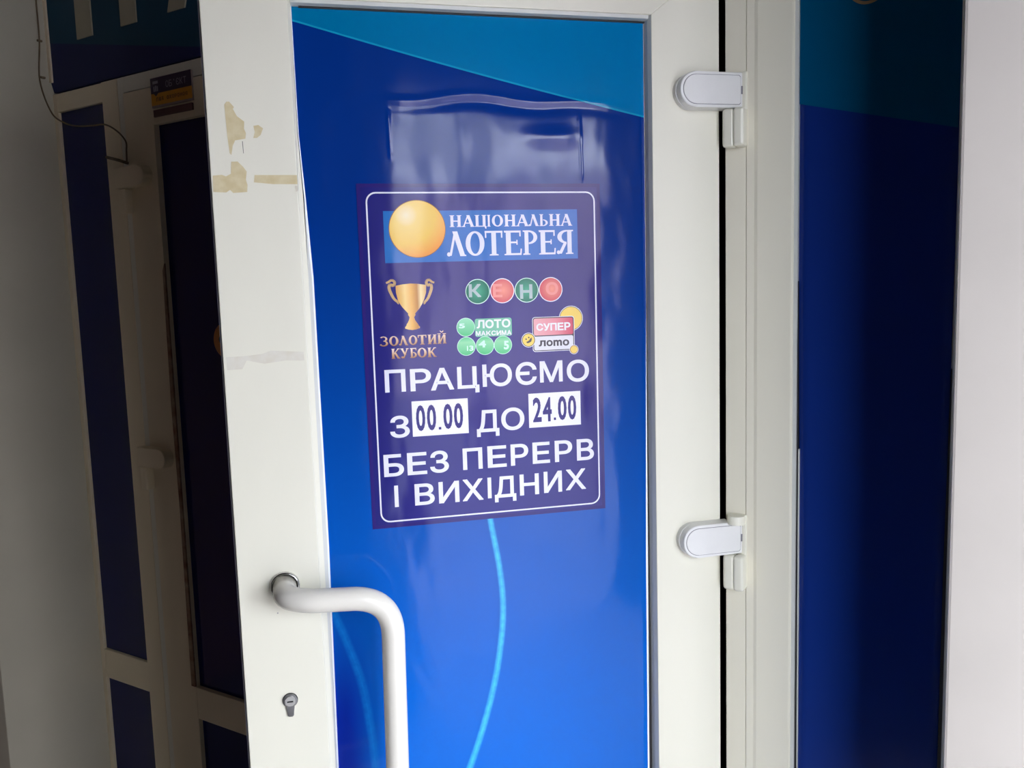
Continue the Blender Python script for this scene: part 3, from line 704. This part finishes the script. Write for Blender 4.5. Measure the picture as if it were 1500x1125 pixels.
SER1 = [('Н',.5031,.4824,1.6093,1.6290),('А',.4816,.4595,1.6093,1.6290),('Ц',.4593,.4388,1.6043,1.6291),('I',.4375,.4318,1.6093,1.6292),('О',.4292,.4094,1.6092,1.6292),('Н',.4073,.3865,1.6092,1.6293),('А',.3860,.3629,1.6092,1.6293),('Л',.3640,.3450,1.6092,1.6294),('Ь',.3439,.3281,1.6091,1.6295),('Н',.3265,.3062,1.6091,1.6295),('А',.3057,.2839,1.6091,1.6295)]
SER2 = [('Л',.5095,.4761,1.5597,1.6019),('О',.4766,.4434,1.5597,1.6019),('Т',.4426,.4111,1.5597,1.6019),('Е',.4085,.3766,1.5597,1.6019),('Р',.3745,.3487,1.5597,1.6019),('Е',.3460,.3149,1.5597,1.6019),('Я',.3136,.2832,1.5597,1.6018)]
ZOL = [('З',.6301,.6167,1.4107,1.4270),('О',.6147,.5992,1.4108,1.4270),('Л',.5981,.5829,1.4109,1.4270),('О',.5813,.5669,1.4110,1.4270),('Т',.5657,.5508,1.4110,1.4270),('И',.5487,.5334,1.4111,1.4270),('Й',.5317,.5166,1.4112,1.4333)]
KUB = [('К',.6118,.5975,1.3889,1.4055),('У',.5963,.5823,1.3888,1.4053),('Б',.5799,.5686,1.3889,1.4052),('О',.5671,.5517,1.3887,1.4049),('К',.5496,.5347,1.3887,1.4047)]
serif_row(SER1, ly(4), M_WHITE, po); serif_row(SER2, ly(4), M_WHITE, po)
def shifted(items, dx, dz): return [(c, a+dx, b+dx, e+dz, f+dz) for c, a, b, e, f in items]
serif_row(shifted(ZOL, -.0006, -.0007), ly(2), M_BALLRIM, po, 'letter_shadow'); serif_row(shifted(KUB, -.0006, -.0007), ly(2), M_BALLRIM, po, 'letter_shadow')
serif_row(ZOL, ly(4), M_GOLDTXT, po); serif_row(KUB, ly(4), M_GOLDTXT, po)
# trophy
TR = [(.5997,1.5121),(.5870,1.5144),(.5741,1.5153),(.5610,1.5144),(.5477,1.5122),(.5479,1.5050),(.5483,1.4991),(.5518,1.4883),(.5555,1.4805),(.5603,1.4731),(.5685,1.464),(.5678,1.4620),(.5703,1.4579),(.5690,1.4530),(.566,1.4484),(.5640,1.4460),(.5631,1.4436),(.5610,1.4410),(.5614,1.4388),(.5680,1.4369),(.5743,1.4362),(.5805,1.4370),(.5867,1.4391),(.5866,1.4412),(.5841,1.4444),(.5836,1.4466),(.5816,1.449),(.5793,1.4535),(.5781,1.4582),(.5806,1.4622),(.5802,1.4644),(.5898,1.4756),(.5935,1.4812),(.5969,1.4882),(.5995,1.5006)]
flat_polys('trophy_cup', [TR], ly(3), M_GOLD, po)
for s, HN in ((1, [(.6156,1.5172),(.6110,1.5188),(.6062,1.5216),(.6013,1.5190),(.6018,1.5140),(.6060,1.5130),(.6096,1.5139),(.6107,1.5078),(.6075,1.4985),(.6030,1.4900),(.5964,1.4838),(.5975,1.4815)]),
              (-1, [(.5335,1.5157),(.5380,1.5175),(.5419,1.5207),(.5467,1.5185),(.5465,1.5132),(.5430,1.5118),(.5395,1.5128),(.5386,1.5066),(.5418,1.4970),(.5460,1.4885),(.5518,1.4823),(.5508,1.4800)])):
    P = smooth_path([(x, 0, z) for x, z in HN], 5); n = len(P); polys = []
    for i in range(n-1):
        t = (P[i+1]-P[i]).normalized(); nn = Vector((-t.z, 0, t.x)); w = .0016+.0010*math.sin(PI*i/n)
        a, b = P[i]+nn*w, P[i]-nn*w; c, d = P[i+1]-nn*w, P[i+1]+nn*w
        polys.append([(q.x, q.z) for q in (a, b, c, d)])
    flat_polys('trophy_handle', polys, ly(2), M_GOLDH, po)
# four balls spelling the draw name
for (c, x1, x0, z0, z1), (g, a, b, e, f) in zip([('g',.4801,.4362,1.4768,1.5197),('r',.4363,.3925,1.4771,1.5196),('g',.3926,.3482,1.4768,1.5196),('r',.3489,.3039,1.4766,1.5197)],
                                             [('К',.4739,.4519,1.4885,1.5116),('Е',.4312,.4145,1.4873,1.5105),('Н',.3827,.3601,1.4832,1.5083),('О',.3355,.3127,1.4885,1.5112)]):
    cx, cz, r = (x0+x1)/2, (z0+z1)/2, .0217
    flat_polys('ball_rim', [circ(cx, cz, r)], ly(2), M_MINT if c == 'g' else M_CARD, po)
    gm = gradient_print('keno_ball', (cx, -.02, cz), r, [(0, srgb(60, 165, 130)), (1, srgb(10, 104, 84))]) if c == 'g' else gradient_print('keno_ball', (cx-.002, -.02, cz+.001), r, [(0, srgb(240, 150, 130)), (1, srgb(208, 84, 92))])
    flat_polys('ball', [circ(cx, cz, r-.0014)], ly(3), gm, po)
    letter(g, a, b, e, f, ly(4), M_PALEW if c == 'g' else M_PALER, po, .035)
# green number balls
for x1, x0, z0, z1 in [(.4983,.4646,1.4207,1.4539),(.4980,.4649,1.3877,1.4203),(.4645,.4321,1.3880,1.4198),(.4321,.4000,1.3880,1.4193)]:
    cx, cz, r = (x0+x1)/2, (z0+z1)/2, .0163
    flat_polys('ball_rim', [circ(cx, cz, r)], ly(2), M_MINT, po); flat_polys('ball', [circ(cx, cz, r-.0009)], ly(3), M_LGREEN, po)
row([('5',.4937,.4828,1.4356,1.4439),('I',.4806,.4786,1.3961,1.4048),('3',.4766,.4689,1.3958,1.4050),('4',.4602,.4466,1.4008,1.4133),('5',.4149,.4054,1.3955,1.4107)], ly(4), M_MINT, po, .04, 'numeral')
flat_polys('name_plate', [rrect(.3992, .4652, 1.4195, 1.4512, .004)], ly(1.5), M_LOTOT, po)
row([('Л',.4620,.4480,1.4343,1.4489),('О',.4467,.4317,1.4340,1.4490),('Т',.4309,.4180,1.4339,1.4490),('О',.4171,.4016,1.4342,1.4493)], ly(2.5), M_CARD, po, .035)
row([('М',.4638,.4556,1.4215,1.4298),('А',.4546,.4464,1.4214,1.4297),('К',.4454,.4372,1.4213,1.4296),('С',.4362,.4280,1.4212,1.4295),('И',.4269,.4187,1.4211,1.4295),('М',.4176,.4094,1.4210,1.4294),('А',.4083,.4000,1.4209,1.4293)], ly(2.5), M_CARD, po, .03)
# two-tone badge with yellow balls
flat_polys('badge_ball_rim', [circ(.2902, 1.4458, .0224)], ly(1.5), M_CARD, po); flat_polys('badge_ball_line', [circ(.2902, 1.4458, .0214)], ly(2), M_DGREY, po)
flat_polys('badge_ball', [circ(.2902, 1.4458, .0204)], ly(2.5), M_YELLOW, po)
flat_polys('badge_rim', [rrect(.2842, .3620, 1.3886, 1.4502, .005)], ly(3), M_CARD, po)
flat_polys('badge_line', [rrect(.2852, .3610, 1.3896, 1.4492, .0045)], ly(3.5), M_DGREY, po)
flat_polys('badge_upper', [[(x, z) for x, z in rrect(.2868, .3594, 1.4176, 1.4476, .003)]], ly(4), M_PINK, po)
flat_polys('badge_lower', [rrect(.2868, .3594, 1.3912, 1.4158, .003)], ly(4), M_LGREY, po)
row([('С',.3545,.3421,1.4258,1.4388),('У',.3417,.3294,1.4256,1.4388),('П',.3288,.3170,1.4255,1.4389),('Е',.3155,.3045,1.4253,1.4390),('Р',.3030,.2915,1.4251,1.4392)], ly(5), M_CARD, po, .035)
row([('л',.3510,.3380,1.3980,1.4087),('о',.3368,.3251,1.3978,1.4087),('m',.3239,.3079,1.3978,1.4087),('о',.3066,.2945,1.3975,1.4086)], ly(5), M_DGREY, po, .035)
flat_polys('small_ball_rim', [circ(.3695, 1.4103, .0130)], ly(4.4), M_CARD, po); flat_polys('small_ball_line', [circ(.3695, 1.4103, .0120)], ly(4.8), M_DGREY, po)
flat_polys('small_ball', [circ(.3695, 1.4103, .0108)], ly(5.2), M_YELLOW, po)
flat_polys('smile', [[(.3740, 1.4070), (.3712, 1.4080), (.3684, 1.4098), (.3668, 1.4125), (.3640, 1.4150), (.3634, 1.4110), (.3650, 1.4072), (.3690, 1.4052), (.3722, 1.4050)], circ(.3740, 1.4120, .0014, n=10), circ(.3690, 1.4148, .0014, n=10)], ly(5.6), M_DGREY, po)
flat_polys('small_ball_rim', [circ(.2858, 1.3899, .0084)], ly(4.4), M_CARD, po); flat_polys('small_ball_line', [circ(.2858, 1.3899, .0076)], ly(4.8), M_BALLRIM, po)
flat_polys('small_ball', [circ(.2858, 1.3899, .0066)], ly(5.2), M_YELLOW, po)
# opening hours
ROW1 = [('П',.6253,.5896,1.3308,1.3697),('Р',.5817,.5455,1.3305,1.3691),('А',.5464,.5056,1.3297,1.3688),('Ц',.4996,.4608,1.3223,1.3687),('Ю',.4547,.4015,1.3307,1.3713),('Є',.3948,.3561,1.3304,1.3717),('М',.3502,.3080,1.3331,1.3717),('О',.3001,.2582,1.3311,1.3713)]
ROW2 = [('З',.6199,.5862,1.2509,1.2896),('Д',.4680,.4273,1.2427,1.2902),('О',.4234,.3811,1.2508,1.2917)]
ROW3 = [('Б',.6336,.5991,1.1839,1.2229),('Е',.5930,.5588,1.1839,1.2232),('З',.5532,.5201,1.1840,1.2235),('П',.4950,.4597,1.1856,1.2241),('Е',.4504,.4159,1.1858,1.2249),('Р',.4081,.3756,1.1865,1.2253),('Е',.3677,.3354,1.1868,1.2257),('Р',.3261,.2931,1.1869,1.2261),('В',.2844,.2517,1.1865,1.2259)]
ROW4 = [('I',.6176,.6108,1.1294,1.1675),('В',.5823,.5475,1.1290,1.1673),('И',.5400,.5034,1.1288,1.1677),('Х',.4977,.4600,1.1290,1.1685),('I',.4520,.4452,1.1307,1.1684),('Д',.4394,.3999,1.1222,1.1687),('Н',.3930,.3574,1.1307,1.1692),('И',.3481,.3138,1.1313,1.1710),('Х',.3068,.2682,1.1328,1.1717)]
for r_ in (ROW1, ROW2, ROW3, ROW4): row(r_, ly(2), M_WHITE, po, .018)
flat_polys('time_card', [[(.4826, 1.2512), (.5811, 1.2512), (.5811, 1.3130), (.4826, 1.3130)]], ly(2), M_CARD, po)
flat_polys('time_card', [[(.2755, 1.2529), (.3726, 1.2529), (.3726, 1.3144), (.2755, 1.3144)]], ly(2), M_CARD, po)
row([('0',.5745,.5584,1.2600,1.3058),('0',.5555,.5394,1.2600,1.3056),('.',.5355,.5310,1.2608,1.2653),('0',.5267,.5106,1.2605,1.3055),('0',.5080,.4918,1.2605,1.3057)], ly(3), M_INDIGO, po, .028, 'numeral')
row([('2',.3652,.3490,1.2623,1.3070),('4',.3470,.3300,1.2624,1.3069),('.',.3264,.3223,1.2641,1.2688),('0',.3184,.3020,1.2630,1.3070),('0',.2995,.2838,1.2627,1.3072)], ly(3), M_INDIGO, po, .028, 'numeral')

# ------------------------------------------------------------------ sign board over the doors
fb = empty('sign_board', (-2.046, 0, 2.124)); tag(fb, 'navy and dark teal sign board with cream letters above the left door', 'sign')
def BX(x): return x+2.046
def BZ(z): return z-2.124
prism('board', [(.012, .0), (BX(.402), 0), (BX(.402), .72), (0, .72), (0, .03)], .018, -.004, M_FASCIA, fb)
flat_polys('teal_field', [[(.002, .145), (BX(-1.3811), .0245), (BX(-1.0), .0), (BX(.402), 0.0), (BX(.402), .72), (.002, .72)]], -.0045, M_FASCIA_T, fb, -1)
box('edge_strip', -.0, .012, -.010, 0.0, .03, .72, M_PVC_LEFT, fb)
def fl_letter(polys): 
    bm = bmesh.new()
    for poly in polys:
        a = [bm.verts.new((BX(x), -.005, BZ(z))) for x, z in poly]; b = [bm.verts.new((BX(x), -.009, BZ(z))) for x, z in poly]; n = len(poly)
        bm.faces.new(a); bm.faces.new(b[::-1])
        for i in range(n): bm.faces.new((a[i], a[(i+1) % n], b[(i+1) % n], b[i]))
    return fin(bm, 'letter', M_LETTER, fb)
zt, zb = 2.60, 2.253
fl_letter([[(-1.893, zb), (-1.820, zb), (-1.820, zt), (-1.893, zt)], [(-1.6885, zb), (-1.6200, zb), (-1.6200, zt), (-1.6885, zt)], [(-1.820, zt-.07), (-1.6885, zt-.07), (-1.6885, zt), (-1.820, zt)]])
fl_letter([[(-1.4894, zb), (-1.4200, zb), (-1.3050, zt), (-1.3744, zt)], [(-1.3744, zt), (-1.3050, zt), (-1.19, zb), (-1.26, zb)], [(-1.42, zb+.09), (-1.26, zb+.09), (-1.28, zb+.15), (-1.40, zb+.15)]])

# ------------------------------------------------------------------ guarded-premises plate on the top rail of the closed leaf
sg = empty('security_plate', (-1.5680, -.012, 1.988)); tag(sg, 'small dark and yellow guarded-premises plate above the closed left door', 'sign')
def sx(u): return u*.166
box('plate', 0, sx(1), -.0055, -.0005, .028, .105, M_SIGN_W, sg)
W_ = lambda poly, y, mt, nm: flat_polys(nm, [poly], y, mt, sg, -1)
W_([(0, .0640), (sx(1), .0640), (sx(1), .105), (0, .105)], -.0058, M_SIGN_D, 'dark_field')
W_([(0, .0330), (sx(1), .0330), (sx(1), .0640), (0, .0640)], -.0058, M_SIGN_Y, 'yellow_field')
box('lower_strip', .004, sx(1)-.004, -.0055, -.0005, .004, .022, M_SIGN_B, sg)
flat_polys('shield_mark', [[(.006, .098), (.036, .098), (.036, .068), (.021, .056), (.006, .068)]], -.0061, M_SIGN_D, sg, -1)
flat_polys('shield_figure', [[(.010, .096), (.032, .096), (.032, .089), (.010, .089)], [(.012, .082), (.017, .082), (.017, .069), (.012, .069)], [(.019, .084), (.024, .084), (.024, .069), (.019, .069)], [(.026, .082), (.031, .082), (.031, .069), (.026, .069)]], -.0063, M_SIGN_G, sg, -1)
def sline(txt, x0, x1, z0, z1, mt, off=.0):
    n = len(txt); w = (x1-x0)/n
    for i, ch in enumerate(txt):
        if ch == ' ': continue
        if ch == "'":
            flat_polys('letter', [[(x0+i*w+.4*w, z1-.004), (x0+i*w+.6*w, z1-.004), (x0+i*w+.6*w, z1), (x0+i*w+.4*w, z1)]], -.0063, mt, sg, -1); continue
        letter(ch, x0+i*w+.1*w, x0+i*w+.9*w, z0, z1, -.0063, mt, sg, off, -1)
sline("ОБ'ЄКТ", .062, .148, .074, .091, M_SIGN_G, .0)
sline("під охороною", .020, .150, .043, .053, M_SIGN_T, .03)

# ------------------------------------------------------------------ cable
cb = empty('cable', (-2.04, -.012, 1.9)); tag(cb, 'thin brown cable hanging from the left wall and looping to the closed door', 'cable')
def cpt(x, y, z): return (x+2.04, y+.012, z-1.9)
wire = smooth_path([cpt(-2.0425, -.030, 2.84), cpt(-2.0425, -.031, 2.50), cpt(-2.0425, -.0305, 2.386), cpt(-2.0425, -.031, 2.27), cpt(-2.0425, -.040, 2.155), cpt(-2.038, -.016, 2.067), cpt(-1.985, -.010, 2.030), cpt(-1.9191, -.010, 2.013), cpt(-1.850, -.010, 2.006), cpt(-1.789, -.012, 2.0009), cpt(-1.73, -.016, 1.975), cpt(-1.687, -.022, 1.942), cpt(-1.690, -.020, 1.915), cpt(-1.6948, -.018, 1.885)], 8)
tube('wire', wire, .0023, M_CABLE, cb, 10)
tube('connector', [cpt(-1.790, -.014, 1.910), cpt(-1.735, -.016, 1.896), cpt(-1.692, -.018, 1.8835)], .0042, M_CABLE, cb, 12)
for z in (2.27, 2.165):
    bm = bmesh.new(); add_box(bm, *sorted((cpt(-2.0455, 0, 0)[0], cpt(-2.0385, 0, 0)[0])), -.026, -.012, z-1.9-.003, z-1.9+.003, .001); fin(bm, 'clip', M_CABLE, cb)

# ------------------------------------------------------------------ added tree, unseen directly; mottles the reflection in the glossy film
import random
random.seed(4)
M_LEAF = pmat('tree_leaf', (0.10, 0.20, 0.10, 1), 0.6, 0.3, 3); M_BARK = pmat('tree_bark', (0.12, 0.09, 0.07, 1), 0.9, 0.3, 8)
tr = empty('reflection_tree', (5.6, -4.55, ZF-.1)); tag(tr, 'unseen loose leafy tree added to mottle the film reflection', 'tree')
tube('trunk', [(0, 0, 0), (.03, 0, 1.0), (-.02, .04, 2.0), (.05, 0, 3.0), (.0, 0, 4.3)], .07, M_BARK, tr, 10)
for a in range(6):
    c, d = math.cos(a*1.1), math.sin(a*1.1); z = 2.0+.25*a
    tube('branch', [(0, 0, z), (.3*c, .3*d, z+.3), (.75*c, .75*d, z+.7)], .022, M_BARK, tr, 6)
vs, fs = [], []
for i in range(260):
    while True:
        p = Vector((random.uniform(-1, 1), random.uniform(-1, 1), random.uniform(-1, 1)))
        if p.length < 1: break
    p = Vector((p.x*1.0, p.y*1.0, p.z*1.2+3.3)); q = Matrix.Rotation(random.uniform(0, 6.28), 3, Vector((random.random()-.5, random.random()-.5, random.random()-.5)).normalized())
    k = len(vs); s_ = random.uniform(.05, .10)
    for v in ((-1, 0, 0), (0, -.5, .1), (1, 0, 0), (0, .5, .1)): vs.append(p+q@Vector(v)*s_)
    fs.append((k, k+1, k+2, k+3))
me = bpy.data.meshes.new('foliage'); me.from_pydata(vs, [], fs); me.update(); o = link('foliage', me, M_LEAF, tr); o['kind'] = 'stuff'
